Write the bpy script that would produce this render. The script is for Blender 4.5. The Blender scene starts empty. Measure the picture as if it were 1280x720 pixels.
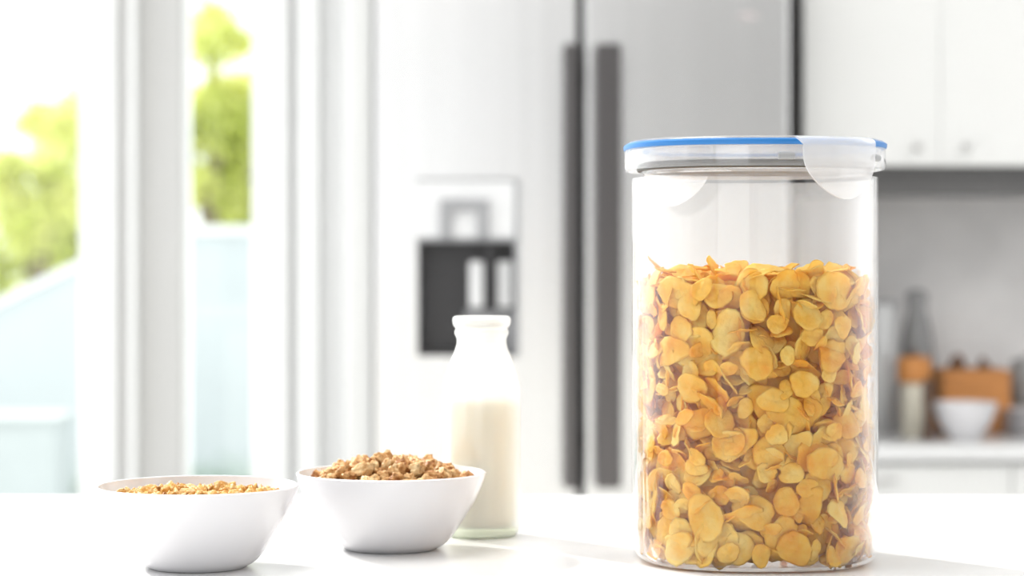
import bpy, bmesh, math, random
from mathutils import Vector, Matrix, Quaternion, noise
def squircle(a, b, n, t):
    c, s = math.cos(t), math.sin(t)
    return (a*math.copysign(abs(c)**(2/n), c), b*math.copysign(abs(s)**(2/n), s))
def flake_geometry(seed):
    """one corn flake: a thin, blistered, curled disc (closed surface)"""
    rg = random.Random(seed*77+5)
    R = rg.uniform(.0048, .0116)
    if seed % 5 == 0: R = .0135
    asp = rg.uniform(.68, .98)
    a2, p2, a3, p3 = rg.uniform(.03,.12), rg.uniform(0,6.28), rg.uniform(.02,.09), rg.uniform(0,6.28)
    bend, tw, cup = rg.uniform(-22, 22), rg.uniform(-16, 16), rg.uniform(-10, 14)
    ox = Vector((seed*3.7, seed*1.3, 0))
    N, K = 28, 8
    top, bot, faces = [], [], []
    def h(x, y):
        z = bend*x*x + tw*x*y + cup*(y*y)
        p = Vector((x, y, 0))
        z += .0012*noise.noise(p*150+ox) + .0007*noise.noise(p*380+ox)
        return z
    th = .0006
    verts = []
    def ring(k, side):
        f = k/K
        out = []
        for i in range(N):
            t = 2*math.pi*i/N
            r = R*(1 + a2*math.cos(2*t+p2) + a3*math.cos(3*t+p3) + .10*noise.noise(Vector((math.cos(t)*1.6, math.sin(t)*1.6, seed*2.1))) + .09*noise.noise(Vector((math.cos(t)*4, math.sin(t)*4, seed*1.1))))
            x, y = r*f*math.cos(t), r*f*math.sin(t)*asp
            e = th*math.sqrt(max(0, 1-f**6))
            out.append((x, y, h(x, y)+side*e))
        return out
    verts.append((0,0,h(0,0)+th))
    rows = []
    for k in range(1, K+1):
        rows.append(len(verts)); verts += ring(k, 1)
    for k in range(K-1, 0, -1):
        rows.append(len(verts)); verts += ring(k, -1)
    verts.append((0,0,h(0,0)-th)); last = len(verts)-1
    for i in range(N):
        j = (i+1) % N
        faces.append((0, rows[0]+i, rows[0]+j))
        for q in range(len(rows)-1):
            a, b = rows[q], rows[q+1]
            faces.append((a+i, b+i, b+j, a+j))
        faces.append((last, rows[-1]+j, rows[-1]+i))
    return verts, faces
def lump_geometry(seed, R, knob, flat):
    """a granola cluster or oat grain: a lumpy closed blob"""
    rg = random.Random(seed*31+9)
    sx, sy, sz = rg.uniform(.8,1.35), rg.uniform(.7,1), rg.uniform(.6,.9)*flat
    o = Vector((seed*5.1, 2.2, 1.7))
    U, V = 24, 16
    verts = [(0,0,0)]; faces = []
    def pt(th, ph):
        d = Vector((math.sin(th)*math.cos(ph), math.sin(th)*math.sin(ph), math.cos(th)))
        r = R*(1 + knob*noise.noise(d*1.5+o) + knob*.6*noise.noise(d*3.4+o) + knob*.42*noise.noise(d*7+o))
        return (d.x*r*sx, d.y*r*sy, d.z*r*sz)
    verts = [pt(0,0)]
    for j in range(1, V):
        for i in range(U): verts.append(pt(math.pi*j/V, 2*math.pi*i/U))
    verts.append(pt(math.pi,0)); L = len(verts)-1
    for i in range(U):
        k = (i+1) % U
        faces.append((0, 1+i, 1+k))
        for j in range(V-2):
            a, b = 1+j*U, 1+(j+1)*U
            faces.append((a+i, b+i, b+k, a+k))
        faces.append((L, 1+(V-2)*U+k, 1+(V-2)*U+i))
    return verts, faces
NV = 20   # flake kinds

from mathutils.bvhtree import BVHTree
C = bpy.context.scene.collection
PI = math.pi
CAMZ, F, HY = 1.18, 2800.0, 330.0
TOP = 1.0                                   # island worktop height
def X(px, D): return (px-640)/F*D
def Z(py, D): return CAMZ+(HY-py)/F*D

# ------------------------------------------------------------------ materials
def new_mat(name):
    m = bpy.data.materials.new(name); m.use_nodes = True
    nt = m.node_tree; b = nt.nodes.get('Principled BSDF')
    return m, nt, b
def mat(name, col, rough=.5, metal=0, spec=.5, bump=0, bscale=40, var=0, vscale=3, stretch=None, coat=0):
    m, nt, b = new_mat(name)
    b.inputs['Base Color'].default_value = (*col, 1); b.inputs['Roughness'].default_value = rough
    b.inputs['Metallic'].default_value = metal; b.inputs['Specular IOR Level'].default_value = spec
    b.inputs['Coat Weight'].default_value = coat
    tc = nt.nodes.new('ShaderNodeTexCoord'); mp = nt.nodes.new('ShaderNodeMapping')
    nt.links.new(tc.outputs['Object'], mp.inputs[0])
    if stretch: mp.inputs['Scale'].default_value = stretch
    if var:
        n = nt.nodes.new('ShaderNodeTexNoise'); n.inputs['Scale'].default_value = vscale; n.inputs['Detail'].default_value = 5
        nt.links.new(mp.outputs[0], n.inputs['Vector'])
        r = nt.nodes.new('ShaderNodeValToRGB')
        r.color_ramp.elements[0].position = .3; r.color_ramp.elements[1].position = .7
        r.color_ramp.elements[0].color = (*[c*(1-var) for c in col], 1); r.color_ramp.elements[1].color = (*[min(1, c*(1+var)) for c in col], 1)
        nt.links.new(n.outputs['Fac'], r.inputs[0]); nt.links.new(r.outputs[0], b.inputs['Base Color'])
    if bump:
        n = nt.nodes.new('ShaderNodeTexNoise'); n.inputs['Scale'].default_value = bscale; n.inputs['Detail'].default_value = 4
        nt.links.new(mp.outputs[0], n.inputs['Vector'])
        bp = nt.nodes.new('ShaderNodeBump'); bp.inputs['Strength'].default_value = bump; bp.inputs['Distance'].default_value = .002
        nt.links.new(n.outputs['Fac'], bp.inputs['Height']); nt.links.new(bp.outputs[0], b.inputs['Normal'])
    return m
def clear_mat(name, tint=(1,1,1), f0=.04, haze=0, haze_back=0, rough=.03, refl=(1,1,1), y0=0, power=4):
    """thin clear plastic or glass: see-through, a Fresnel sheen, and a milky haze mixed in, set apart for the back half"""
    m, nt, b = new_mat(name); nt.nodes.remove(b)
    out = nt.nodes['Material Output']; N = nt.nodes.new; L = nt.links.new
    tr = N('ShaderNodeBsdfTransparent'); tr.inputs[0].default_value = (*tint, 1)
    gl = N('ShaderNodeBsdfGlossy'); gl.inputs['Roughness'].default_value = rough; gl.inputs[0].default_value = (*refl, 1)
    lw = N('ShaderNodeLayerWeight'); lw.inputs['Blend'].default_value = .5
    pw = N('ShaderNodeMath'); pw.operation = 'POWER'; pw.inputs[1].default_value = power
    L(lw.outputs['Facing'], pw.inputs[0])
    mr = N('ShaderNodeMapRange'); mr.inputs['To Min'].default_value = f0; mr.inputs['To Max'].default_value = .9
    L(pw.outputs[0], mr.inputs[0])
    mix = N('ShaderNodeMixShader'); L(mr.outputs[0], mix.inputs[0]); L(tr.outputs[0], mix.inputs[1]); L(gl.outputs[0], mix.inputs[2])
    last = mix
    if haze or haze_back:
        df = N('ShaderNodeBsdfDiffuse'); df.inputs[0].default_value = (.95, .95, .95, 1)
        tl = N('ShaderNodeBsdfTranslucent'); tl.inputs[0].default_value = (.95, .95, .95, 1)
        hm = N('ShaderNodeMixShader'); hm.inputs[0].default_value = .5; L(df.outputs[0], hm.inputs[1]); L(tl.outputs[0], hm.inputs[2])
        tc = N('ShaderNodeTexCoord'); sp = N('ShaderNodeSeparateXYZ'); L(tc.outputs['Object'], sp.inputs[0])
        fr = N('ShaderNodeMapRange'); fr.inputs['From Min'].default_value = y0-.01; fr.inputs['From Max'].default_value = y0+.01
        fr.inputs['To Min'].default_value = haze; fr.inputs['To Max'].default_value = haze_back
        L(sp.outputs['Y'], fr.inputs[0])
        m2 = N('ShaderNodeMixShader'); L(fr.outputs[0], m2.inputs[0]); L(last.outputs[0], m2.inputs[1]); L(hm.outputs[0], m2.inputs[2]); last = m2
    L(last.outputs[0], out.inputs[0])
    return m
def flake_mat(name, c0, c1, c2, sss=.25, bs=900, bstr=.5, cs=70, bd=.0006):
    m, nt, b = new_mat(name); N = nt.nodes.new; L = nt.links.new
    ge = N('ShaderNodeNewGeometry'); n = N('ShaderNodeTexNoise'); n.inputs['Scale'].default_value = cs; n.inputs['Detail'].default_value = 3
    L(ge.outputs['Position'], n.inputs['Vector'])
    oi = N('ShaderNodeObjectInfo'); ad = N('ShaderNodeMath'); ad.operation = 'MULTIPLY_ADD'; ad.inputs[1].default_value = .2; ad.inputs[2].default_value = -.08
    L(oi.outputs['Random'], ad.inputs[0])
    a2 = N('ShaderNodeMath'); a2.operation = 'ADD'; L(n.outputs['Fac'], a2.inputs[0]); L(ad.outputs[0], a2.inputs[1])
    r = N('ShaderNodeValToRGB'); e = r.color_ramp.elements
    e[0].position = .3; e[0].color = (*c0, 1); e[1].position = .72; e[1].color = (*c2, 1)
    q = e.new(.5); q.color = (*c1, 1)
    L(a2.outputs[0], r.inputs[0]); L(r.outputs[0], b.inputs['Base Color'])
    b.inputs['Roughness'].default_value = .55; b.inputs['Specular IOR Level'].default_value = .3
    nb = N('ShaderNodeTexNoise'); nb.inputs['Scale'].default_value = bs; nb.inputs['Detail'].default_value = 3; L(ge.outputs['Position'], nb.inputs['Vector'])
    bp = N('ShaderNodeBump'); bp.inputs['Strength'].default_value = bstr; bp.inputs['Distance'].default_value = bd
    L(nb.outputs['Fac'], bp.inputs['Height']); L(bp.outputs[0], b.inputs['Normal'])
    tl = N('ShaderNodeBsdfTranslucent'); L(r.outputs[0], tl.inputs[0])
    mx = N('ShaderNodeMixShader'); mx.inputs[0].default_value = sss; L(b.outputs[0], mx.inputs[1]); L(tl.outputs[0], mx.inputs[2])
    L(mx.outputs[0], nt.nodes['Material Output'].inputs[0])
    return m
def emit(name, col, s):
    m, nt, b = new_mat(name); b.inputs['Base Color'].default_value = (*col, 1)
    b.inputs['Emission Color'].default_value = (*col, 1); b.inputs['Emission Strength'].default_value = s
    return m
M = dict(
    worktop = mat('white_worktop', (.80,.80,.80), .2, var=.01, vscale=2),
    cab = mat('white_lacquer', (.75,.75,.735), .35, var=.01),
    wall = mat('white_wall_paint', (.90,.90,.90), .7, bump=.05, bscale=200),
    wall_rear = mat('grey_wall_paint', (.42,.412,.41), .8, bump=.05, bscale=200),
    frame = mat('white_window_frame', (.93,.93,.92), .4, bump=.02),
    ceil = mat('ceiling_paint', (.85,.85,.85), .8, bump=.03),
    floor = mat('pale_floor_tile', (.66,.65,.63), .35, var=.06, vscale=1.5),
    splash = mat('grey_stone_backsplash', (.88,.86,.85), .4, var=.12, vscale=4, bump=.1),
    steel = mat('brushed_steel', (.70,.695,.69), .27, 1, var=.03, vscale=6, stretch=(14,14,.15)),
    dsteel = mat('dark_brushed_steel', (.13,.122,.122), .30, 1, var=.05, vscale=6, stretch=(14,14,.2)),
    hood = mat('hood_steel', (.13,.127,.125), .4, .7, var=.03),
    black = mat('black_rubber', (.012,.011,.011), .6, bump=.05),
    cavity = mat('dispenser_black_plastic', (.03,.028,.03), .35, var=.1),
    greyp = mat('grey_plastic', (.33,.33,.34), .4, var=.02),
    lightp = mat('light_glossy_panel', (.74,.74,.74), .12, var=.01),
    china = mat('white_glazed_china', (.74,.73,.745), .18, var=.005, coat=.3),
    milk = mat('fresh_milk', (.92,.82,.57), .3, var=.01),
    cap = mat('white_bottle_cap', (.40,.41,.37), .4, var=.02),
    wood = mat('orange_wood', (.58,.24,.065), .5, var=.25, vscale=8, stretch=(1,1,10)),
    dwood = mat('dark_wood', (.10,.055,.035), .5, var=.3, vscale=12, stretch=(8,8,1)),
    crust = mat('brown_bread_crust', (.16,.08,.045), .7, var=.35, vscale=20, bump=.5),
    cream = mat('cream_ceramic', (.62,.58,.48), .3, var=.03),
    greyc = mat('grey_ceramic', (.33,.33,.33), .4, var=.05),
    blue = mat('blue_silicone', (.015,.18,.50), .35, var=.03),
    seal = mat('grey_silicone', (.05,.048,.04), .5, var=.05),
    leaf = None, bark = mat('tree_bark', (.20,.15,.10), .9, var=.3, bump=.6),
    gwall = mat('white_garden_render', (.62,.655,.66), .8, var=.02, bump=.2),
    ground = mat('pale_terrace_paving', (.62,.65,.655), .8, var=.05),
    hedge = None, planter = mat('grey_planter', (.52,.55,.54), .7, var=.06),
)
M['pane'] = clear_mat('window_glass', (.97,.99,.985), f0=.03, rough=.01)
M['jar'] = clear_mat('clear_container_plastic', (.985,.985,.985), f0=.02, haze=.003, haze_back=.2, rough=.05, power=2.8)  # washed-out haze painted into the back half of the clear wall
M['lid'] = clear_mat('clear_lid_plastic', (.96,.96,.96), f0=.06, haze=.07, haze_back=.22, rough=.08)  # back half carries the same painted haze
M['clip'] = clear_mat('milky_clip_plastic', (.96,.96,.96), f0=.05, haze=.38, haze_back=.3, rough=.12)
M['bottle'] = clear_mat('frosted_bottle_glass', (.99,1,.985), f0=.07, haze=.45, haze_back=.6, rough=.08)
M['bglass'] = clear_mat('green_tinted_glass', (.92,.96,.82), f0=.06, haze=.1, haze_back=.1, rough=.05)
M['carafe'] = clear_mat('grey_carafe_glass', (.80,.80,.80), f0=.06, haze=.08, haze_back=.08)
M['flake'] = flake_mat('toasted_corn', (.97,.50,.04), (1,.67,.105), (1,.80,.25), .42, 450, 1, 70, .0009)
M['oat'] = flake_mat('baked_oat_cluster', (.34,.13,.035), (.68,.38,.15), (.84,.62,.34), .05, 420, 1, 190, .0022)
M['grain'] = flake_mat('toasted_grain', (.36,.15,.03), (.74,.40,.10), (.84,.64,.34), .05, 700, .8, 170, .001)
def leaf_mat(name, c0, c1):
    m, nt, b = new_mat(name); N = nt.nodes.new; L = nt.links.new
    tc = N('ShaderNodeTexCoord'); n = N('ShaderNodeTexNoise'); n.inputs['Scale'].default_value = 3.5; L(tc.outputs['Object'], n.inputs['Vector'])
    r = N('ShaderNodeValToRGB'); r.color_ramp.elements[0].position = .35; r.color_ramp.elements[1].position = .65
    r.color_ramp.elements[0].color = (*c0, 1); r.color_ramp.elements[1].color = (*c1, 1); L(n.outputs['Fac'], r.inputs[0])
    L(r.outputs[0], b.inputs['Base Color']); b.inputs['Roughness'].default_value = .6
    tl = N('ShaderNodeBsdfTranslucent'); L(r.outputs[0], tl.inputs[0])
    mx = N('ShaderNodeMixShader'); mx.inputs[0].default_value = .45; L(b.outputs[0], mx.inputs[1]); L(tl.outputs[0], mx.inputs[2])
    L(mx.outputs[0], nt.nodes['Material Output'].inputs[0]); return m
M['leaf'] = leaf_mat('yellow_green_leaves', (.68,.74,.17), (.90,.90,.38))
M['hedge'] = leaf_mat('green_grey_groundcover', (.50,.60,.52), (.68,.74,.68))

# ------------------------------------------------------------------ mesh helpers
def link(name, me, m, parent=None, loc=None, smooth=True, angle=40):
    o = bpy.data.objects.new(name, me); C.objects.link(o)
    if m and not me.materials: me.materials.append(m)
    if smooth:
        me.shade_smooth(); me.set_sharp_from_angle(angle=math.radians(angle))
    if parent: o.parent = parent
    if loc: o.location = loc
    return o
def from_data(name, v, f, m, parent=None, loc=None, smooth=True, angle=40):
    me = bpy.data.meshes.new(name); me.from_pydata(v, [], f); me.validate(); me.update()
    return link(name, me, m, parent, loc, smooth, angle)
def from_bm(name, bm, m, parent=None, loc=None, angle=40):
    bmesh.ops.recalc_face_normals(bm, faces=bm.faces)
    me = bpy.data.meshes.new(name); bm.to_mesh(me); bm.free()
    return link(name, me, m, parent, loc, True, angle)
def add_box(bm, x0, x1, y0, y1, z0, z1, bev=0, seg=2):
    r = bmesh.ops.create_cube(bm, size=1)
    vs = r['verts']
    bmesh.ops.scale(bm, vec=(x1-x0, y1-y0, z1-z0), verts=vs)
    bmesh.ops.translate(bm, vec=((x0+x1)/2, (y0+y1)/2, (z0+z1)/2), verts=vs)
    if bev:
        es = list({e for v in vs for e in v.link_edges})
        bmesh.ops.bevel(bm, geom=es, offset=bev, segments=seg, affect='EDGES', profile=.5)
def flat(o):
    w = o.modifiers.new('face_normals', 'WEIGHTED_NORMAL'); w.keep_sharp = True; w.weight = 100; return o
def box(name, x0, x1, y0, y1, z0, z1, m, parent=None, bev=.002, loc=None):
    bm = bmesh.new(); add_box(bm, x0, x1, y0, y1, z0, z1, bev); return flat(from_bm(name, bm, m, parent, loc))
def boxes(name, lst, m, parent=None, bev=.002):
    bm = bmesh.new()
    for b in lst: add_box(bm, *b, bev)
    return flat(from_bm(name, bm, m, parent))
def lathe(name, prof, m, parent=None, loc=None, n=2.0, seg=96, angle=35, closed=False):
    """revolve (r, z) pairs; n>2 gives a rounded-square section"""
    v, f, rows = [], [], []
    for r, z in prof:
        if r < 1e-6: rows.append((len(v),)); v.append((0,0,z))
        else:
            rows.append(tuple(range(len(v), len(v)+seg)))
            for i in range(seg):
                x, y = squircle(r, r, n, 2*PI*i/seg); v.append((x, y, z))
    pairs = list(zip(rows, rows[1:]))
    if closed: pairs.append((rows[-1], rows[0]))
    for a, b in pairs:
        for i in range(seg):
            j = (i+1) % seg
            if len(a) == 1 and len(b) == 1: continue
            if len(a) == 1: f.append((a[0], b[j], b[i]))
            elif len(b) == 1: f.append((a[i], a[j], b[0]))
            else: f.append((a[i], a[j], b[j], b[i]))
    bm = bmesh.new(); me = bpy.data.meshes.new(name); me.from_pydata(v, [], f); bm.from_mesh(me)
    bpy.data.meshes.remove(me)
    return from_bm(name, bm, m, parent, loc, angle)
def tube(bm, pts, r, seg=12):
    P = [Vector(p) for p in pts]; rings = []
    for i, p in enumerate(P):
        d = (P[min(i+1, len(P)-1)]-P[max(i-1, 0)]).normalized()
        u = d.cross(Vector((0,.3,1))); u = u.normalized() if u.length > 1e-4 else Vector((1,0,0)); w = d.cross(u)
        rings.append([bm.verts.new(p+r*(math.cos(2*PI*k/seg)*u+math.sin(2*PI*k/seg)*w)) for k in range(seg)])
    for a, b in zip(rings, rings[1:]):
        for k in range(seg): bm.faces.new((a[k], a[(k+1)%seg], b[(k+1)%seg], b[k]))
    bm.faces.new(rings[0]); bm.faces.new(rings[-1])
def tag(o, label=None, cat=None, group=None, kind=None):
    if label: o['label'] = label
    if cat: o['category'] = cat
    if group: o['group'] = group
    if kind: o['kind'] = kind
    return o
def thing(name, loc, label, cat, group=None):
    o = bpy.data.objects.new(name, None); C.objects.link(o); o.location = loc; o.empty_display_size = .05
    return tag(o, label, cat, group)
def struct(o, label=None): o['kind'] = 'structure'; return o

# ------------------------------------------------------------------ room shell
WY = 5.45                 # kitchen wall plane
LX, RX, RY, CZ = -1.75, 2.35, -2.6, 3.0
struct(box('floor', LX-.1, RX+.1, RY-.1, WY+.12, -.08, 0, M['floor'], bev=0))
struct(box('ceiling', LX-.1, RX+.1, RY-.1, WY+.12, CZ, CZ+.1, M['ceil'], bev=0))
def W(px): return X(px, WY)
WB, WT = .12, 2.82        # window sill and head
w1a, w1b, w2a, w2b = LX+.03, W(103), W(227), W(320)
struct(boxes('wall_back', [(LX-.1, w1a, WY, WY+.12, 0, CZ), (w2b, RX+.1, WY, WY+.12, 0, CZ),
    (w1a, w2b, WY, WY+.12, WT, CZ), (w1a, w2b, WY, WY+.12, 0, WB)], M['wall'], bev=0))
def window(idx, x0, x1):
    w = bpy.data.objects.new('window_%d' % idx, None); C.objects.link(w); w['kind'] = 'structure'; w.location = ((x0+x1)/2, WY+.05, WB)
    s = .012
    def sub(name, lst, m, bev=.003):
        bm = bmesh.new()
        for b in lst: add_box(bm, *b, bev)
        bmesh.ops.translate(bm, vec=(-w.location.x, -w.location.y, -w.location.z), verts=bm.verts)
        return from_bm(name, bm, m, w)
    sub('window_frame', [(x0, x0+s, WY+.02, WY+.09, WB, WT), (x1-s, x1, WY+.02, WY+.09, WB, WT),
        (x0+s, x1-s, WY+.02, WY+.09, WB, WB+.05), (x0+s, x1-s, WY+.02, WY+.09, WT-.05, WT)], M['frame'])
    sub('glass_pane', [(x0+s, x1-s, WY+.052, WY+.058, WB+.05, WT-.05)], M['pane'], 0)
window(1, w1a, w1b); window(2, w2a, w2b)
# mullion post between the windows: stepped section
struct(boxes('trim_1', [(W(103), W(146), WY-.02, WY+.10, WB, WT), (W(166), W(173), WY-.05, WY+.10, WB, WT)], M['frame'], bev=.004))
struct(boxes('trim_2', [(W(146), W(166), WY-.003, WY+.12, WB, WT), (W(173), W(227), WY-.0, WY+.12, WB, WT)], mat('shaded_post_grey', (.58,.573,.56), .6, var=.01), bev=.004))  # grey strips paint the post's unlit faces darker than the white ones
struct(boxes('trim_3', [(w2b, W(362), WY-.05, WY, 0, CZ), (W(375), W(400), WY-.06, WY, 0, CZ)], M['frame'], bev=.006))
# left wall with a wide glazed opening the sun comes through
ly0, ly1 = -.2, 5.0
struct(boxes('wall_left', [(LX-.1, LX, RY-.1, ly0, 0, CZ), (LX-.1, LX, ly1, WY, 0, CZ), (LX-.1, LX, ly0, ly1, 2.9, CZ), (LX-.1, LX, ly0, ly1, 0, .1)], M['wall'], bev=0))
struct(boxes('trim_4', [(LX-.08, LX-.02, y, y+.05, .1, 2.9) for y in (ly0, 1.5, ly1-.05)], M['frame'], bev=.004))
# right wall with a tall window, unseen rear opening and grey wall shaped for the fridge's reflections
struct(boxes('wall_right', [(RX, RX+.1, RY-.1, -.4, 0, CZ), (RX, RX+.1, 2.75, WY, 0, CZ), (RX, RX+.1, -.4, 2.75, 2.6, CZ), (RX, RX+.1, -.4, 2.75, 0, .7)], M['wall'], bev=0))
struct(boxes('wall_rear', [(LX-.1, LX+.15, RY-.1, RY, 0, CZ), (.12, RX+.1, RY-.1, RY, 0, CZ), (LX+.15, .12, RY-.1, RY, 2.75, CZ)], M['wall_rear'], bev=0))
# unseen ceiling fill lamps, added to brighten the room
def fill_lamp(x, y, sx, sy, power, label):
    t = thing('fill_lamp', (x, y, CZ), label, 'lamp', 'added ceiling fill lamps')
    boxes('fill_lamp_frame', [(-sx/2-.03, -sx/2, -sy/2-.03, sy/2+.03, -.03, 0), (sx/2, sx/2+.03, -sy/2-.03, sy/2+.03, -.03, 0), (-sx/2, sx/2, -sy/2-.03, -sy/2, -.03, 0), (-sx/2, sx/2, sy/2, sy/2+.03, -.03, 0)], M['frame'], t)
    box('fill_glow', -sx/2, sx/2, -sy/2, sy/2, -.012, 0, M['diff'], t, 0)
    l = bpy.data.lights.new('fill_light', 'AREA'); l.shape = 'RECTANGLE'; l.size = sx; l.size_y = sy; l.energy = power; l.color = (1, .985, .96)
    o = bpy.data.objects.new('light_source', l); C.objects.link(o); o.parent = t; o.location = (0, 0, -.016)
M['diff'] = emit('fill_diffuser', (1,.99,.97), 2)
fill_lamp(-.7, 1.5, 1.4, 1.4, 14, 'added unseen ceiling fill lamp above the island')
fill_lamp(1.75, 3.2, .8, 1.3, 8, 'added unseen ceiling fill lamp at the right, toward the hood')

# ------------------------------------------------------------------ outdoors
GY = 12.6
struct(box('ground', -9, 6, WY+.12, 22, -.12, -.04, M['ground'], bev=0))
g = thing('garden_wall', (X(160, GY), GY, -.04), 'low white rendered garden wall sloping down to the left behind the windows', 'wall')
pts = [(-8.0, -.9), (X(-10, GY), Z(388, GY)), (X(120, GY), Z(326, GY)), (X(215, GY), Z(293, GY)), (X(760, GY), Z(293, GY))]
bx, bz = g.location.x, g.location.z
bm = bmesh.new()
top = [(x, z) for x, z in pts[1:]]; top.insert(0, (-8, Z(388, GY)-(X(-10,GY)+8)*.3 if False else .35))
fr = [bm.verts.new((x-bx, 0, z-bz)) for x, z in top] + [bm.verts.new((top[-1][0]-bx, 0, 0)), bm.verts.new((-8-bx, 0, 0))]
bk = [bm.verts.new((v.co.x, .25, v.co.z)) for v in fr]
bm.faces.new(fr); bm.faces.new(bk[::-1])
for i in range(len(fr)): j = (i+1) % len(fr); bm.faces.new((fr[i], bk[i], bk[j], fr[j]))
from_bm('wall_body', bm, M['gwall'], g)
bm = bmesh.new()
for (xa, za), (xb, zb) in zip(top, top[1:]):
    vs = [bm.verts.new((x-bx, y, z-bz+dz)) for x, z in ((xa, za), (xb, zb)) for y in (-.04, .29) for dz in (.001, .05)]
    for q in ((0,1,3,2), (4,6,7,5), (0,4,5,1), (2,3,7,6), (1,5,7,3), (0,2,6,4)): bm.faces.new([vs[k] for k in q])
from_bm('coping', bm, M['frame'], g)
def tree(cx, D, blobs, seed, label, nleaf):
    rg = random.Random(seed); zb = -.04
    t = thing('garden_tree', (cx, D, zb), label, 'tree', None)
    bm = bmesh.new()
    ztop = max(b[2] for b in blobs)
    tube(bm, [(0,0,0), (.03,0,(blobs[0][2]-zb)*.4), (-.02,0,(blobs[0][2]-zb)*.8), (blobs[0][0]-cx, 0, blobs[0][2]-zb)], .045, 10)
    for b in blobs[1:]: tube(bm, [(0,0,(blobs[0][2]-zb)*.6), ((b[0]-cx)*.6, b[1]*.5, (b[2]-zb)*.85), (b[0]-cx, b[1], b[2]-zb)], .02, 8)
    from_bm('trunk', bm, M['bark'], t)
    v, f = [], []
    tot = sum(b[3]**2 for b in blobs)
    for b in blobs:
        sub = [(rg.gauss(0,.45), rg.gauss(0,.45), rg.gauss(0,.45)) for _ in range(9)]
        for _ in range(int(nleaf*b[3]**2/tot)):
            s = sub[rg.randrange(9)]
            c = Vector((b[0]-cx+b[3]*(s[0]+rg.gauss(0,.28)), b[1]+b[3]*(s[1]+rg.gauss(0,.28)), b[2]-zb+b[3]*(s[2]+rg.gauss(0,.28))))
            q = Quaternion((rg.gauss(0,1), rg.gauss(0,1), rg.gauss(0,1), rg.gauss(0,1))).normalized(); L = rg.uniform(.035,.065); k = len(v)
            for p in ((0,-L,0), (L*.45,0,.012), (0,L,0), (-L*.45,0,.012)): v.append(tuple(c+q@Vector(p)))
            f += [(k,k+1,k+2), (k,k+2,k+3)]
    from_data('foliage', v, f, M['leaf'], t, smooth=False)
def T(px, py, rpx, D, dy=0): return (X(px, D), dy, Z(py, D), rpx/F*D)
tree(X(50,14.2), 14.2, [T(60,250,60,14.2), T(20,325,52,14.2,.2), T(88,180,46,14.2,-.2), T(5,215,34,14.2), T(-60,330,60,14.2), T(92,305,46,14.2,.3)], 3, 'bushy yellow green tree seen through the left window pane', 5600)
tree(X(268,14.5), 14.5, [T(262,235,50,14.5), T(278,130,42,14.5), T(318,190,46,14.5,.2), T(262,40,38,14.5), T(235,170,34,14.5), T(305,262,46,14.5,.2)], 8, 'slim yellow green tree seen through the narrow window pane', 5600)
g2 = thing('garden_planter', (X(25,11.2), 11.2, -.04), 'pale grey square planter outside the left window', 'planter')
box('planter_box', -.22, .22, -.22, .22, 0, .36+Z(500,11.2)-Z(520,11.2), M['planter'], g2, .01)
box('planter_rim', -.24, .24, -.24, .24, .44, .47, M['planter'], g2, .006)
rg = random.Random(5); v, f = [], []
for _ in range(5000):
    c = Vector((rg.uniform(-7, 1.2), 11.9+rg.uniform(-.18,.18), -.04+abs(rg.gauss(0,.07)))); q = Quaternion((rg.gauss(0,1), rg.gauss(0,1), rg.gauss(0,1), rg.gauss(0,1))).normalized(); L = .04; k = len(v)
    for p in ((0,-L,0), (L*.4,0,.01), (0,L,0), (-L*.4,0,.01)): v.append(tuple(c+q@Vector(p)))
    f += [(k,k+1,k+2), (k,k+2,k+3)]
tag(from_data('ground_cover', v, f, M['hedge'], smooth=False), 'strip of low grey green plants at the foot of the garden wall', 'plants', kind='stuff')

# ------------------------------------------------------------------ refrigerator
FD = 4.85
fx0, fxm, fx1, fxs = X(468, FD), X(727, FD), X(987, FD), X(1002, FD)
fz0, fz1 = .06, 1.83
fr = thing('refrigerator', ((fx0+fx1)/2, 5.15, 0), 'large stainless steel french door refrigerator against the kitchen wall', 'refrigerator')
ox, oy = fr.location.x, fr.location.y
def fbox(name, lst, m, parent=fr, bev=.002, off=None):
    bm = bmesh.new()
    for b in lst: add_box(bm, *b, bev)
    o = off or (ox, oy, 0)
    bmesh.ops.translate(bm, vec=(-o[0], -o[1], -o[2]), verts=bm.verts)
    return flat(from_bm(name, bm, m, parent))
fbox('carcass', [(fx0+.004, fxs, FD+.075, WY-.01, .03, fz1-.01)], M['black'])
fbox('foot', [(fx0+.05, fx0+.1, FD+.15, FD+.2, 0, .03)], M['black']); fbox('foot', [(fx1-.1, fx1-.05, FD+.15, FD+.2, 0, .03)], M['black'])
D0 = 4.85
cx0, cx1, cz0, cz1 = X(522, D0), X(645, D0), Z(445, D0), Z(299, D0)
door_y0, door_y1 = FD, FD+.07
split = .62
# left door with the dispenser opening
ld = fbox('left_door', [(fx0, cx0, door_y0, door_y1, split, fz1), (cx1, X(720,FD), door_y0, door_y1, split, fz1),
    (cx0, cx1, door_y0, door_y1, cz1, fz1), (cx0, cx1, door_y0, door_y1, split, cz0)], M['steel'], bev=0)
rd = fbox('right_door', [(X(730,FD), fx1, door_y0, door_y1, split, fz1)], M['steel'], bev=.008)
fbox('drawer', [(fx0, fx1, door_y0, door_y1, .07, split-.008)], M['steel'], bev=.008)
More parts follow.
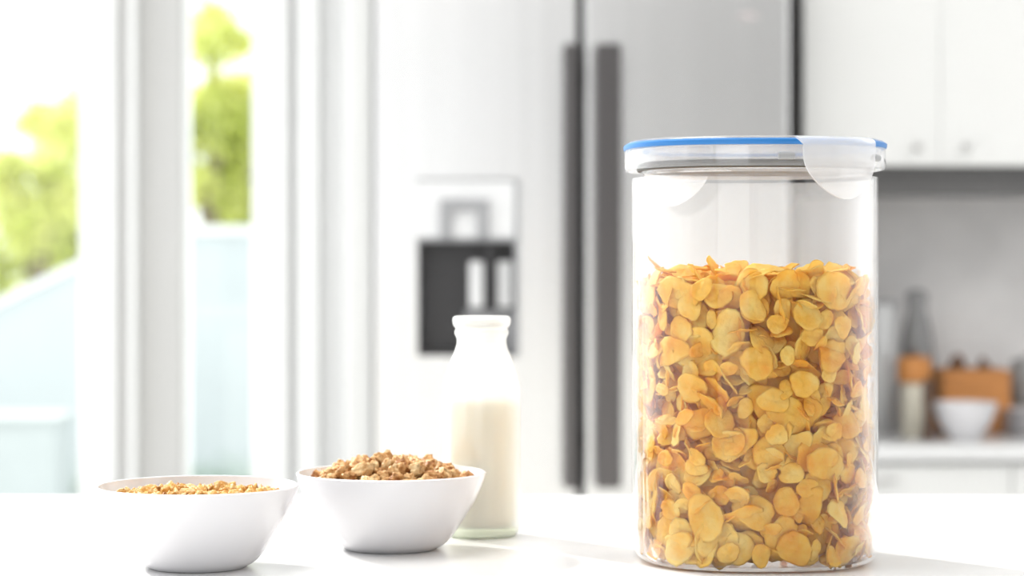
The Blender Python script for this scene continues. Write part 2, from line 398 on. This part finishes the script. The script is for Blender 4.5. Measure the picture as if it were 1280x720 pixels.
# dispenser
dp = fbox('water_dispenser', [(cx0, cx1, door_y0+.062, door_y1, cz0, cz1), (cx0, cx0+.004, door_y0, door_y1, cz0, cz1), (cx1-.004, cx1, door_y0, door_y1, cz0, cz1), (cx0, cx1, door_y0, door_y1, cz1-.006, cz1), (cx0, cx1, door_y0, door_y1, cz0, cz0+.006)], M['cavity'], bev=0)
fbox('control_panel', [(X(522,D0), X(646,D0), D0-.006, D0+.001, Z(297,D0), Z(226,D0))], M['lightp'], dp, bev=.003)
fbox('panel_trim', [(X(520,D0), X(649,D0), D0-.008, D0+.001, Z(226,D0), Z(223,D0)), (X(643,D0), X(649,D0), D0-.009, D0+.001, Z(447,D0), Z(226,D0)), (X(520,D0), X(643,D0), D0-.009, D0+.001, Z(302,D0), Z(297,D0))], M['greyp'], dp, bev=.001)
fbox('display_bezel', [(X(551,D0), X(565,D0), D0-.022, D0-.006, Z(297,D0), Z(250,D0)), (X(597,D0), X(611,D0), D0-.022, D0-.006, Z(297,D0), Z(250,D0)), (X(565,D0), X(597,D0), D0-.022, D0-.006, Z(263,D0), Z(250,D0))], M['greyp'], dp, bev=.001)
for a, b in ((586, 605), (621, 641)): fbox('paddle', [(X(a,D0), X(b,D0), D0+.02, D0+.04, Z(385,D0), Z(326,D0))], M['lightp'], dp, bev=.006)
fbox('nozzle', [(X(608,D0), X(618,D0), D0+.005, D0+.035, Z(384,D0), Z(300,D0))], M['cavity'], dp, bev=.003)
fbox('side_pad', [(X(580,D0), X(643,D0), D0+.048, D0+.06, Z(444,D0), Z(388,D0))], M['greyp'], dp, bev=.003)
fbox('drip_shelf', [(X(526,D0), X(641,D0), D0+.004, D0+.058, Z(445,D0)+.002, Z(440,D0))], M['cavity'], dp, bev=.001)
# handles
def handle(px0, px1, door, yb):
    D = yb; bm = bmesh.new()
    o = (ox, oy, 0)
    add_box(bm, X(px0, D), X(px1, D), D, D+.025, .70, Z(54, D), .006, 3)
    for z in (.78, Z(54, D)-.09): add_box(bm, X(px0, D)+.008, X(px1, D)-.008, D+.02, FD+.002, z, z+.04, .002)
    bmesh.ops.translate(bm, vec=(-o[0], -o[1], 0), verts=bm.verts)
    return flat(from_bm('handle', bm, M['dsteel'], door))
handle(704, 722, ld, 4.785); handle(745, 777, rd, 4.785)
fbox('handle_highlight', [(X(733,4.8), X(742,4.8), 4.80, FD+.002, .72, Z(54,4.8))], M['steel'], rd, bev=.002)  # added strip standing in for the highlight beside the right handle
fbox('door_seal', [(X(720.3,FD), X(729.7,FD), FD+.03, FD+.07, split, fz1-.01)], M['black'])
bm = bmesh.new(); bmesh.ops.create_cone(bm, cap_ends=True, segments=32, radius1=.5, radius2=.5, depth=1)
bmesh.ops.scale(bm, vec=(.046, .014, .003), verts=bm.verts); bmesh.ops.rotate(bm, matrix=Matrix.Rotation(PI/2, 3, 'X'), verts=bm.verts)
bmesh.ops.translate(bm, vec=(X(935,D0)-ox, FD-.001-oy, Z(20,D0)), verts=bm.verts)
from_bm('badge', bm, mat('pinkish_chrome', (.66,.60,.60), .3, .6), rd)
# white panel left of the fridge
pn = thing('tall_cabinet_panel', (X(448,4.95), 5.1, 0), 'tall white side panel standing left of the refrigerator', 'cabinet')
bm = bmesh.new(); add_box(bm, X(430,4.92)-pn.location.x, X(466.5,4.92)-pn.location.x, 4.92-5.1, WY-.005-5.1, 0, 2.3, .012, 3); from_bm('panel', bm, M['cab'], pn)
box('plinth_strip', X(432,4.92)-pn.location.x, X(462,4.92)-pn.location.x, 4.915-5.1, 4.92-5.1, 0, .08, M['greyp'], pn, .001)

# ------------------------------------------------------------------ upper cabinets, hood, counter
UD = 5.02
ub, ut = Z(205, UD), 2.35
ua = X(1004, UD); um = X(1175, UD); uw = um-ua
def upper(x0, x1, knob_px, label):
    t = thing('wall_cabinet', ((x0+x1)/2, 5.25, ub), label, 'cabinet', 'white upper kitchen cabinets')
    o = (t.location.x, t.location.y, t.location.z)
    fbox('cabinet_body', [(x0, x1, UD+.022, WY-.005, ub, ut)], M['cab'], t, .001, o)
    d = fbox('door', [(x0+.0004, x1-.0004, UD, UD+.02, ub-.004, ut)], M['cab'], t, .002, o)
    if knob_px:
        bm = bmesh.new()
        bmesh.ops.create_cone(bm, cap_ends=True, segments=20, radius1=.005, radius2=.005, depth=.02, matrix=Matrix.Translation((0,0,.01)))
        bmesh.ops.create_uvsphere(bm, u_segments=20, v_segments=12, radius=.010, matrix=Matrix.Translation((0,0,.024)))
        bmesh.ops.rotate(bm, matrix=Matrix.Rotation(PI/2, 3, 'X'), verts=bm.verts)
        bmesh.ops.translate(bm, vec=(X(knob_px,UD)-o[0], UD-o[1], Z(184,UD)-o[2]), verts=bm.verts)
        from_bm('knob', bm, M['greyp2'], d)
M['greyp2'] = mat('brushed_nickel', (.58,.57,.56), .35, .6)
upper(ua, um, 1145, 'white wall cabinet nearest the refrigerator with a small knob')
upper(um, um+uw, 1205, 'white wall cabinet at the right edge with a small knob')
upper(um+uw, um+2*uw, None, 'white wall cabinet farthest from the refrigerator')
hd = thing('under_cabinet_hood', (X(1180,5.1), 5.25, Z(250,5.1)), 'slim grey extractor hood mounted under the white wall cabinets', 'extractor hood')
o3 = tuple(hd.location)
fbox('hood_body', [(X(1002,5.06), RX-.02, 5.06, WY-.005, Z(240,5.06), ub-.001)], M['hood'], hd, .003, o3)
fbox('hood_visor', [(X(1002,5.04), RX-.02, 5.035, 5.06, Z(246,5.04), Z(232,5.04))], M['hood'], hd, .003, o3)
struct(box('wall_kitchen', X(1003,WY), RX, WY-.004, WY-.0005, .78, ub+.05, M['splash'], bev=0))
CD = 4.86; ctz = Z(556, CD)
cf = X(1003, CD)
tag(box('kitchen_worktop', cf, RX-.005, CD, WY-.006, ctz-.035, ctz, M['worktop2'] if 'worktop2' in M else mat('pale_stone_worktop', (.74,.74,.74), .25, var=.03), bev=.003), 'pale grey worktop along the kitchen wall under the backsplash', 'worktop')
def base(x0, x1, label, hp=None):
    t = thing('base_cabinet', ((x0+x1)/2, 5.15, 0), label, 'cabinet', 'white base cabinets')
    o = tuple(t.location)
    fbox('cabinet_body', [(x0, x1, CD+.045, WY-.008, .09, ctz-.036)], M['cab'], t, .001, o)
    fbox('plinth', [(x0, x1, CD+.09, CD+.1, 0, .09)], M['greyp'], t, .001, o)
    z1 = ctz-.045
    for k, (a, b) in enumerate(((z1-.16, z1), (z1-.36, z1-.165), (.10, z1-.365))):
        d = fbox('drawer', [(x0+.0015, x1-.0015, CD+.022, CD+.044, a, b)], M['cab'], t, .002, o)
        hx = X(hp, CD) if hp else (x0+x1)/2
        bm = bmesh.new(); zz = (b-.03) if k else Z(601, CD)
        tube(bm, [(hx-.03-o[0], CD+.004-o[1], zz), (hx+.03-o[0], CD+.004-o[1], zz)], .005, 10)
        for s in (-.025, .025): tube(bm, [(hx+s-o[0], CD+.004-o[1], zz), (hx+s-o[0], CD+.0225-o[1], zz)], .004, 8)
        from_bm('handle', bm, M['greyp2'], d)
bw = .46
base(cf, cf+bw, 'white base cabinet with drawers nearest the refrigerator', 1105)
base(cf+bw, cf+2*bw, 'white base cabinet with drawers at the right edge')

# ------------------------------------------------------------------ things on the kitchen counter
def on_counter(px, D): return (X(px, D), D, ctz)
def R(wpx, D): return wpx/2/F*D
D = 5.3
t = thing('glass_carafe', on_counter(1146, D), 'tall grey glass carafe with a dark rim at the back of the counter', 'carafe')
h = Z(370, D)-ctz; r = R(46, D)
lathe('carafe_body', [(0,.003),(r*.9,.003),(r,.015),(r,h*.55),(r*.8,h*.75),(r*.55,h*.9),(r*.6,h),(r*.56,h),(r*.5,h*.9),(r*.75,h*.74),(r*.95,h*.54),(r*.95,.02),(0,.012)], M['carafe'], t)
lathe('carafe_lid', [(0,h+.016),(r*.3,h+.014),(r*.62,h+.004),(r*.62,h+.0005),(0,h+.0005)], M['greyc'], t)
D = 5.2
t = thing('steel_canister', on_counter(1101, D), 'tall brushed grey canister at the left end of the counter', 'canister')
h = Z(382, D)-ctz; r = R(46, D)
lathe('canister_body', [(0,0),(r*.95,0),(r,.006),(r,h-.004),(r*.97,h),(0,h)], mat('satin_grey_metal', (.50,.50,.50), .35, .5), t)
lathe('canister_lid', [(0,h+.014),(r*.9,h+.012),(r*1.02,h+.008),(r*1.02,h+.0005),(0,h+.0005)], M['greyp'], t)
D = 5.08
t = thing('cream_storage_jar', on_counter(1143, D), 'cream ceramic storage jar with a chunky orange wooden lid', 'jar')
h = Z(478, D)-ctz; r = R(34, D)
lathe('jar_body', [(0,0),(r*.88,0),(r,.006),(r,h*.9),(r*.92,h),(0,h)], M['cream'], t)
lathe('wooden_lid', [(0,h+.06),(r*1.1,h+.058),(r*1.25,h+.052),(r*1.25,h+.006),(r*1.15,h+.0005),(0,h+.0005)], M['wood'], t)
lathe('lid_knob', [(0,h+.075),(r*.3,h+.073),(r*.3,h+.060),(0,h+.0602)], M['dwood'], t, seg=32)
D = 4.99
t = thing('pepper_mill', on_counter(1160, D), 'small dark wooden pepper mill in front of the cream jar', 'pepper mill')
h = Z(472, D)-ctz; r = R(17, D)
lathe('mill_body', [(0,0),(r,0),(r,.01),(r*.7,h*.3),(r*.6,h*.5),(r*.9,h*.68),(r*.9,h*.7),(0,h*.7)], M['dwood'], t, seg=40)
lathe('mill_head', [(0,h),(r*.5,h*.97),(r*.85,h*.85),(r*.7,h*.705),(0,h*.702)], M['dwood'], t, seg=40)
D = 5.24
t = thing('wooden_bread_box', on_counter(1213, D), 'orange wooden crate holding dark bread behind the white bowl', 'bread box')
hw, h = R(84, D), Z(461, D)-ctz
boxes('crate', [(-hw, hw, -.07, -.06, .004, h), (-hw, hw, .06, .07, .004, h), (-hw, -hw+.01, -.0598, .0598, .004, h), (hw-.01, hw, -.0598, .0598, .004, h), (-hw+.01, hw-.01, -.0598, .0598, .004, .014)], M['wood'], t, .0015)
for sx in (-1, 1): box('foot', sx*(hw-.02)-.01, sx*(hw-.02)+.01, -.06, .06, 0, .0039, M['dwood'], t, .0005)
for px, s in ((1197, 1.0), (1230, .95)):
    v, f = lump_geometry(60+px, .03, .12, 1.0)
    zl = min(p[2] for p in v); zh = max(p[2] for p in v); H = (Z(441, D)-ctz-.015)*s
    v = [(x*.74, y*1.1, (z-zl)/(zh-zl)*H) for x, y, z in v]
    o = from_data('bread_loaf', v, f, M['crust'], None, (X(px, D), D, ctz+.0145), angle=180)
    tag(o, 'dark brown bread loaf standing in the wooden crate, %s' % ('nearer the cream jar' if px == 1197 else 'farther from the cream jar'), 'bread', 'dark loaves in the wooden crate')
D = 5.02
t = thing('serving_bowl', on_counter(1206, D), 'white serving bowl in front of the wooden crate on the counter', 'bowl')
h = Z(503, D)-ctz; r = R(82, D)
lathe('bowl_body', [(0,0),(r*.45,0),(r*.5,.004),(r*.8,h*.45),(r*.97,h*.9),(r,h),(r*.97,h),(r*.92,h*.88),(r*.75,h*.45),(r*.4,.010),(0,.009)], M['china'], t)
D = 5.16
for k in range(5):
    r = R(80, D)
    z = ctz+k*.011
    o = lathe('dinner_plate', [(0,0),(r*.6,0),(r*.64,.003),(r*.98,.013),(r,.0145),(r*.98,.016),(r*.62,.0065),(0,.0055)], M['china'], None, (X(1291, D), D, z))
    tag(o, 'white dinner plate at the right end of the counter, %s' % ['at the bottom of the stack','second from the bottom','in the middle of the stack','second from the top','on top of the stack'][k], 'plate', 'stacked white dinner plates')
D = 5.32
t = thing('grey_jar', on_counter(1284, D), 'dull grey lidded jar behind the stacked plates', 'jar')
h = Z(452, D)-ctz; r = R(44, D)
lathe('jar_body', [(0,0),(r*.9,0),(r,.01),(r,h*.8),(r*.85,h),(0,h)], M['greyc'], t)
lathe('jar_lid', [(0,h+.018),(r*.2,h+.016),(r*.25,h+.006),(r*.9,h+.004),(r*.9,h+.0005),(0,h+.0005)], M['greyc'], t)

# ------------------------------------------------------------------ island
ix0, ix1, iy0, iy1 = -1.35, 1.55, .62, 1.75
tag(box('island_worktop', ix0, ix1, iy0, iy1, TOP-.04, TOP, M['worktop'], bev=.003), 'glossy white island worktop across the foreground carrying the cereal', 'worktop')
isl = thing('kitchen_island', (.1, 1.15, 0), 'white kitchen island cabinet under the glossy worktop', 'cabinet')
box('cabinet_body', -1.3, 1.3, -.45, .5, .08, TOP-.041, M['cab'], isl, .003)
box('plinth', -1.25, 1.25, -.40, .45, 0, .08, M['greyp'], isl, .001)
for k in range(4): box('door', -1.29+k*.648, -1.29+k*.648+.64, .5, .52, .1, TOP-.05, M['cab'], isl, .003)

# ------------------------------------------------------------------ bowls
def cereal_bowl(px, D, rr, h, rb, label):
    t = thing('cereal_bowl', (X(px, D), D, TOP), label, 'bowl', 'white cereal bowls')
    frac = ((0,.505),(.025,.545),(.07,.592),(.14,.642),(.24,.698),(.37,.765),(.5,.828),(.65,.898),(.8,.95),(.92,.984),(1,1.0))
    outer = [(rr*.47, 0), (rr*.485, .0004)] + [(rr*q, .0012+(h-.0012)*z) for z, q in frac]
    inner = [(rr*q-.0026+.0006*z, .0042+(h-.0048)*z) for z, q in reversed(frac)]
    lathe('bowl_body', [(0,.0010), (rr*.42,.0010)] + outer + [(rr-.0008, h+.0007), (rr-.0018, h+.0004)] + inner + [(0,.004)], M['china'], t, seg=128, angle=60)
    return t
B1 = cereal_bowl(247, 1.332, .0600, .0482, .0300, 'white bowl of toasted grain at the left, nearest the camera')
B2 = cereal_bowl(489, 1.418, .0600, .0480, .0285, 'white bowl heaped with granola clusters beside the milk bottle')

# ------------------------------------------------------------------ milk bottle
BD = 1.486
mb = thing('milk_bottle', (X(602, BD), BD, TOP), 'small white frosted milk bottle, two thirds full, behind the granola bowl', 'bottle')
def br(w): return w/2/F*BD
def bz(py): return Z(py, BD)-TOP
body = [(0,.0005),(br(84),.0005),(br(94),.003),(br(98),.008)]+[(br(w), bz(y)) for y, w in ((560,98),(490,98),(481,97),(470,91),(458,83),(446,74),(438,67),(431,62.5),(424,61.5),(420.5,64),(417,67.5),(413,67),(411,64),(409,67),(406,71),(400,73),(396.5,71),(395,66))]
t_ = .0016
inner = [(br(58), bz(395.5)), (br(54), bz(410)), (br(52), bz(430)), (br(57), bz(440)), (br(72), bz(459)), (br(86), bz(483)), (br(89), bz(500)), (br(89), .012), (br(80), .007), (0,.0065)]
lathe('glass_body', body+inner, M['bottle'], mb, seg=96, angle=50)
rm = br(80)
lathe('milk', [(0,.0075),(rm*.9,.0075),(rm,.011),(rm,bz(500)),(rm*.94,bz(499.3)),(0,bz(499.6))], M['milk'], mb, seg=80)
lathe('cap', [(0,bz(396.5)),(br(50),bz(396.5)),(br(53),bz(398)),(br(52),bz(409)),(0,bz(409.5))], M['cap'], mb, seg=80)
lathe('base_glass', [(0,.0062),(br(86),.0062),(br(90),.0045),(br(84),.0012),(0,.0012)], M['bglass'], mb, seg=80)

# ------------------------------------------------------------------ clear container
KD = 1.370; kx = X(942, KD)
kc = thing('storage_container', (kx, KD, TOP), 'tall clear plastic container with a blue sealed lid, filled with corn flakes', 'container')
A = .0742; n_ = 2.5; BH = .232
prof_o = [(0,.0004),(A-.010,.0004),(A-.005,.0012),(A-.0018,.0035),(A-.0006,.0075),(A,.02),(A,BH)]
prof_i = [(A-.0018,BH),(A-.0022,.02),(A-.0035,.0060),(A-.007,.0030),(0,.0030)]
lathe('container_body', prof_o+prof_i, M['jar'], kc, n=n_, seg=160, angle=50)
# lid
lid = bpy.data.objects.new('lid', None)
LT = Z(168, KD-.078)-TOP
LA = .0785
SK = Z(207, KD-.075)-TOP
prof = [(0,LT-.0016),(LA-.012,LT-.0014),(LA-.004,LT-.0004),(LA-.0015,LT-.001),(LA,LT-.004),(LA,SK+.002),(LA-.0006,SK),(LA-.0024,SK),(LA-.0024,LT-.006),(LA-.008,LT-.0062),
        (A-.006,LT-.0062),(A-.006,SK-.001),(A-.0075,SK-.003),(A-.0095,SK-.001),(A-.0095,LT-.0045),(0,LT-.0045)]
ld_ = lathe('lid', prof, M['lid'], kc, n=n_, seg=160, angle=50)
g0, g1 = LT-.0055, LT-.0018
lathe('gasket', [(LA+.0002,g0),(LA+.0008,g0+.0012),(LA+.0008,g1-.001),(LA-.0006,g1),(LA-.0055,g1+.0003),(LA-.0055,g0)], M['blue'], ld_, n=n_, seg=160, angle=50, closed=True)
lathe('inner_seal', [(A-.0058,LT-.0185),(A-.0034,LT-.0180),(A-.0028,LT-.0160),(A-.0034,LT-.0140),(A-.0058,LT-.0135)], M['seal'], ld_, n=n_, seg=160, closed=True)
def clip(tc, half, mat_, label=None):
    """U shaped locking flap hung on the lid rim, following the rounded wall"""
    bm = bmesh.new(); NU, NVv = 36, 22; Hc = .0365; off = .0042; th = .0016
    grid = {}
    for side in (0, 1):
        for j in range(NVv+1):
            fz = j/NVv
            wd = half*(1 if fz < .30 else max(.10, math.cos((fz-.30)/.70*PI/2)**.55))
            if fz < .12: wd = half*(1+.10*(1-fz/.12))
            for i in range(NU+1):
                u = -1+2*i/NU
                t = tc+u*wd
                d = off+(side*th)
                if fz < .12: d -= (off+.001)*(1-fz/.12)**2*.9
                d += .0025*max(0, fz-.75)
                x, y = squircle(LA+d, LA+d, n_, t)
                grid[side, j, i] = bm.verts.new((x, y, LT-.0008-fz*Hc-(.0009 if side == 0 and fz < .1 else 0)))
    for side in (0, 1):
        for j in range(NVv):
            for i in range(NU): bm.faces.new([grid[side, j, i], grid[side, j, i+1], grid[side, j+1, i+1], grid[side, j+1, i]])
    edge = [(0, i) for i in range(NU)]+[(j, NU) for j in range(NVv)]+[(NVv, i) for i in range(NU, 0, -1)]+[(j, 0) for j in range(NVv, 0, -1)]
    for a, b in zip(edge, edge[1:]+edge[:1]): bm.faces.new([grid[0, a[0], a[1]], grid[0, b[0], b[1]], grid[1, b[0], b[1]], grid[1, a[0], a[1]]])
    c = from_bm('clip', bm, mat_, ld_, angle=60)
    for s in (-1, 1):
        bm = bmesh.new(); x, y = squircle(LA+.0022, LA+.0022, n_, tc+s*(half+.045)); x2, y2 = squircle(LA+.0022, LA+.0022, n_, tc+s*(half+.13))
        tube(bm, [(x, y, LT-.0125), (x2, y2, LT-.0125)], .0021, 12)
        from_bm('hinge_pin', bm, M['greyc'] , c)
import math as _m
ang = lambda deg: math.radians(deg)
clip(ang(-62.5), ang(18), M['clip'])
clip(ang(117.5), ang(18), M['clip'])

# ------------------------------------------------------------------ cereal, piece by piece
def show_count(rows, geos, base, x0, x1, y0, y1, step, wall=None):
    """how much of every piece the camera sees"""
    V, P, own = [], [], []
    for i, (k, p, q) in enumerate(rows):
        n0 = len(V); mt = Matrix.Translation(base+p) @ q.to_matrix().to_4x4()
        V += [mt @ Vector(c) for c in geos[k][0]]
        for f in geos[k][1]: P.append(tuple(j+n0 for j in f)); own.append(i)
    if wall:
        n0 = len(V)
        for j in range(64):
            a = 2*PI*j/64
            for r, z in wall: V.append(base+Vector((r*math.cos(a), r*math.sin(a), z)))
        for j in range(64): a, b = n0+2*j, n0+2*((j+1) % 64); P.append((a, a+1, b+1, b)); own.append(-1)
    bvh = BVHTree.FromPolygons(V, P); cnt = [0]*len(rows); o = Vector((0, 0, CAMZ)); y = y0
    while y < y1:
        x = x0
        while x < x1:
            h = bvh.ray_cast(o, Vector(((x-640)/F, 1, (HY-y)/F)))
            if h[2] is not None and own[h[2]] >= 0: cnt[own[h[2]]] += 1
            x += step
        y += step
    return cnt
def place(rows, cnt, cap, least, meshes, base, name, label, cat, group):
    order = sorted(range(len(rows)), key=lambda i: -cnt[i])
    star = {i for i in order[:cap] if cnt[i] >= least}
    for i in sorted(star):
        k, p, q = rows[i]
        o = bpy.data.objects.new(name, meshes[k]); o.rotation_mode = 'QUATERNION'; o.location = base+p; o.rotation_quaternion = q
        C.objects.link(o); tag(o, label, cat, group)
    return [rows[i] for i in range(len(rows)) if i not in star]
def piece_meshes(geos, name, m):
    out = []
    for v, f in geos:
        me = bpy.data.meshes.new(name); me.from_pydata(v, [], f); me.shade_smooth(); me.materials.append(m); out.append(me)
    return out
def merge(rest, geos, extra=None):
    V, Fc = [], []
    for k, p, q in rest:
        n0 = len(V); mt = Matrix.Translation(p) @ q.to_matrix().to_4x4()
        V += [tuple(mt @ Vector(c)) for c in geos[k][0]]; Fc += [tuple(i+n0 for i in f) for f in geos[k][1]]
    if extra:
        n0 = len(V); V += extra[0]; Fc += [tuple(i+n0 for i in f) for f in extra[1]]
    return V, Fc
def core(rows, n, seed):
    v, f = [(0,0,rows[0][1])], []; S = 64
    for r, z in rows[1:]:
        for i in range(S):
            t = 2*PI*i/S; x, y = squircle(r, r, n, t); k = 1+.05*noise.noise(Vector((x*120, y*120, z*120+seed)))
            v.append((x*k, y*k, z+.002*noise.noise(Vector((x*150, y*150, seed)))))
    for i in range(S):
        f.append((0, 1+i, 1+(i+1)%S))
        for j in range(len(rows)-2): a, b = 1+j*S, 1+(j+1)*S; f.append((a+i, b+i, b+(i+1)%S, a+(i+1)%S))
    return v, f
kb = Vector((kx, KD, TOP))
fg = [flake_geometry(k) for k in range(NV)]
rg = random.Random(21)
IN = A-.0028                                  # inner face of the wall
def frame_at(t, n):
    x, y = squircle(1, 1, n, t); nx = math.copysign(abs(x)**(n-1), x); ny = math.copysign(abs(y)**(n-1), y)
    return Vector((x, y, 0)), Vector((nx, ny, 0)).normalized()
FT = .176                                     # height of the fill
def fill_top(x, y): return FT+.006*noise.noise(Vector((x*32+4, y*32, 0)))+.0025*math.cos(x*30)
rows = []
SMALL = sorted(range(NV), key=lambda k: max(Vector(c).length for c in fg[k][0]))[:6]
def try_add(bag, p, gap):
    for q in bag:
        if (q-p).length < gap: return False
    bag.append(p); return True
for depth, gap, ntry, tilt in ((.0026, .0165, 2200, 16), (.0052, .0118, 3200, 28), (.0085, .0102, 3600, 40), (.0130, .0102, 3000, 45)):
    bag = []
    for _ in range(ntry):
        t = rg.uniform(0, 2*PI); z = rg.uniform(.007, FT-.008) if rg.random() < .85 else rg.uniform(.006, .02)
        u, nrm = frame_at(t, n_)
        edge = rg.random() < (.12 if depth < .004 else .28)
        p = u*(IN-depth-(.003 if edge else 0)); p.z = z
        if not try_add(bag, p, gap): continue
        # small kinds sit nearest the wall edge-on, big ones lie against it
        k = rg.randrange(NV)
        if edge: k = rg.choice(SMALL)
        side = nrm if rg.random() < .5 else -nrm
        axis = Vector((rg.gauss(0, 1), rg.gauss(0, 1), rg.gauss(0, 1))).cross(nrm).normalized()
        ang_ = math.radians(rg.gauss(0, tilt) if not edge else rg.uniform(45, 75))
        d = Quaternion(axis, ang_) @ side
        q = d.to_track_quat('Z', 'Y') @ Quaternion((0,0,1), rg.uniform(0, 2*PI))
        # push the piece inwards until no point of it is outside the wall
        R_ = max(Vector(c).length for c in fg[k][0])
        pts = [q @ Vector(c) for c in fg[k][0][::7]]
        over = max((abs((p+c).x)**n_+abs((p+c).y)**n_)**(1/n_) for c in pts)-(IN-.0005)
        if over > 0: p = p-nrm*over*1.02
        low = min((p+c).z for c in pts)
        if low < .0036: p.z += .0036-low
        rows.append((k, p, q))
for lay in range(4):
    bag = []
    for _ in range(900):
        t = rg.uniform(0, 2*PI); r = IN*math.sqrt(rg.random())*.86; x, y = squircle(r, r, n_, t)
        p = Vector((x, y, fill_top(x, y)-.002-.0042*lay+rg.gauss(0, .001)))
        if not try_add(bag, p, .0145): continue
        axis = Vector((rg.gauss(0,1), rg.gauss(0,1), 0)).normalized(); k = rg.randrange(NV)
        q = Quaternion(axis, math.radians(rg.gauss(0, 26))) @ Quaternion((0,0,1), rg.uniform(0, 2*PI))
        pts = [q @ Vector(c) for c in fg[k][0][::7]]
        over = max((abs((p+c).x)**n_+abs((p+c).y)**n_)**(1/n_) for c in pts)-(IN-.0005)
        if over > 0: h_ = Vector((p.x, p.y, 0)).normalized(); p = p-h_*over*1.02
        rows.append((k, p, q))
cnt = show_count(rows, fg, kb, 785, 1105, 312, 720, 1.5)
rest = place(rows, cnt, 300, 4, piece_meshes(fg, 'corn_flake', M['flake']), kb, 'corn_flake', 'golden curled corn flake pressed among its like inside the tall clear container', 'corn flake', 'corn flakes in the container')
v, f = merge(rest, fg, core([(0,.163)]+[(.03,.162)]+[(.054,.158-.0125*j) for j in range(12)]+[(.03,.0075)], 2.5, 3))
tag(from_data('corn_flakes', v, f, M['flake'], None, kb, angle=180), 'mass of golden corn flakes filling the inside of the tall clear container', 'corn flakes', kind='stuff')
def heap(height, rmax, kinds, geos, gaps, ntry):
    out = []
    for lay, gap in enumerate(gaps):
        bag = []
        for _ in range(ntry):
            t = rg.uniform(0, 2*PI); r = rmax*math.sqrt(rg.random())
            x, y = r*math.cos(t), r*math.sin(t)
            p = Vector((x, y, height(x, y)-lay*gap*.45+rg.gauss(0, gap*.10)))
            if not try_add(bag, p, gap): continue
            q = Quaternion((rg.gauss(0,1), rg.gauss(0,1), rg.gauss(0,1), rg.gauss(0,1))).normalized()
            out.append((rg.choice(kinds), p, q))
    return out
gg = [lump_geometry(k, .0044 if k % 3 else .0062, .46, 1) for k in range(12)]
b2 = Vector((B2.location.x, B2.location.y, TOP))
def h2(x, y):
    r = math.hypot(x, y); return .0425+.0115*max(0, 1-(r/.047)**2.6)+.0022*noise.noise(Vector((x*60, y*60, 3)))
rows = heap(h2, .0475, range(12), gg, (.0080, .0080), 2000)
cnt = show_count(rows, gg, b2, 380, 600, 560, 610, .5, ((.0598,.0483),(.05,.03)))
rest = place(rows, cnt, 300, 6, piece_meshes(gg, 'granola_cluster', M['oat']), b2, 'granola_cluster', 'knobbly baked granola cluster heaped in the bowl beside the milk bottle', 'granola cluster', 'granola clusters in the heaped bowl')
v, f = merge(rest, gg, core([(0,.049),(.024,.0475),(.040,.041),(.046,.036),(.028,.0072)], 2, 5))
tag(from_data('granola', v, f, M['oat'], None, b2, angle=180), 'baked granola filling the bowl beside the milk bottle', 'granola', kind='stuff')
gr = [lump_geometry(40+k, .0029, .35, .7) for k in range(8)]
b1 = Vector((B1.location.x, B1.location.y, TOP))
def h1(x, y):
    r = math.hypot(x, y); return .0405+.0032*max(0, 1-(r/.056)**4)+.0016*noise.noise(Vector((x*70, y*70, 9)))
rows = heap(h1, .0505, range(8), gr, (.0050, .0052), 4000)
cnt = show_count(rows, gr, b1, 120, 370, 590, 626, .5, ((.0598,.0483),(.05,.03)))
rest = place(rows, cnt, 300, 6, piece_meshes(gr, 'toasted_grain', M['grain']), b1, 'toasted_grain', 'small toasted cereal grain lying in the left bowl', 'cereal grain', 'toasted grains in the left bowl')
v, f = merge(rest, gr, core([(0,.0410),(.03,.0405),(.046,.038),(.048,.034),(.028,.0072)], 2, 6))
tag(from_data('toasted_grains', v, f, M['grain'], None, b1, angle=180), 'layer of toasted grains filling the left bowl', 'cereal grains', kind='stuff')

# ------------------------------------------------------------------ light, camera
sc = bpy.context.scene
w = bpy.data.worlds.new('sky'); sc.world = w; w.use_nodes = True
bg = w.node_tree.nodes['Background']; bg.inputs[0].default_value = (.965, .985, 1, 1); bg.inputs[1].default_value = 1.4
s = bpy.data.lights.new('sun', 'SUN'); s.energy = 3.6; s.angle = math.radians(2.5); s.color = (1, .98, .94)
so = bpy.data.objects.new('sun', s); C.objects.link(so)
dvec = Vector((.66, -.75, -.54)); so.rotation_euler = dvec.to_track_quat('-Z', 'Y').to_euler()
cam = bpy.data.cameras.new('camera'); co = bpy.data.objects.new('camera', cam); C.objects.link(co); sc.camera = co
co.location = (0, 0, CAMZ); co.rotation_euler = (PI/2, 0, 0)
cam.sensor_width = 36; cam.lens = F/1280*36
cam.shift_y = (HY-360)/1280
cam.clip_start = .05
cam.dof.use_dof = True; cam.dof.focus_distance = 1.31; cam.dof.aperture_fstop = cam.lens/11.5
sc.view_settings.view_transform = 'Standard'; sc.view_settings.look = 'None'; sc.view_settings.gamma = 1; sc.view_settings.use_curve_mapping = False
sc.view_settings.exposure = .4
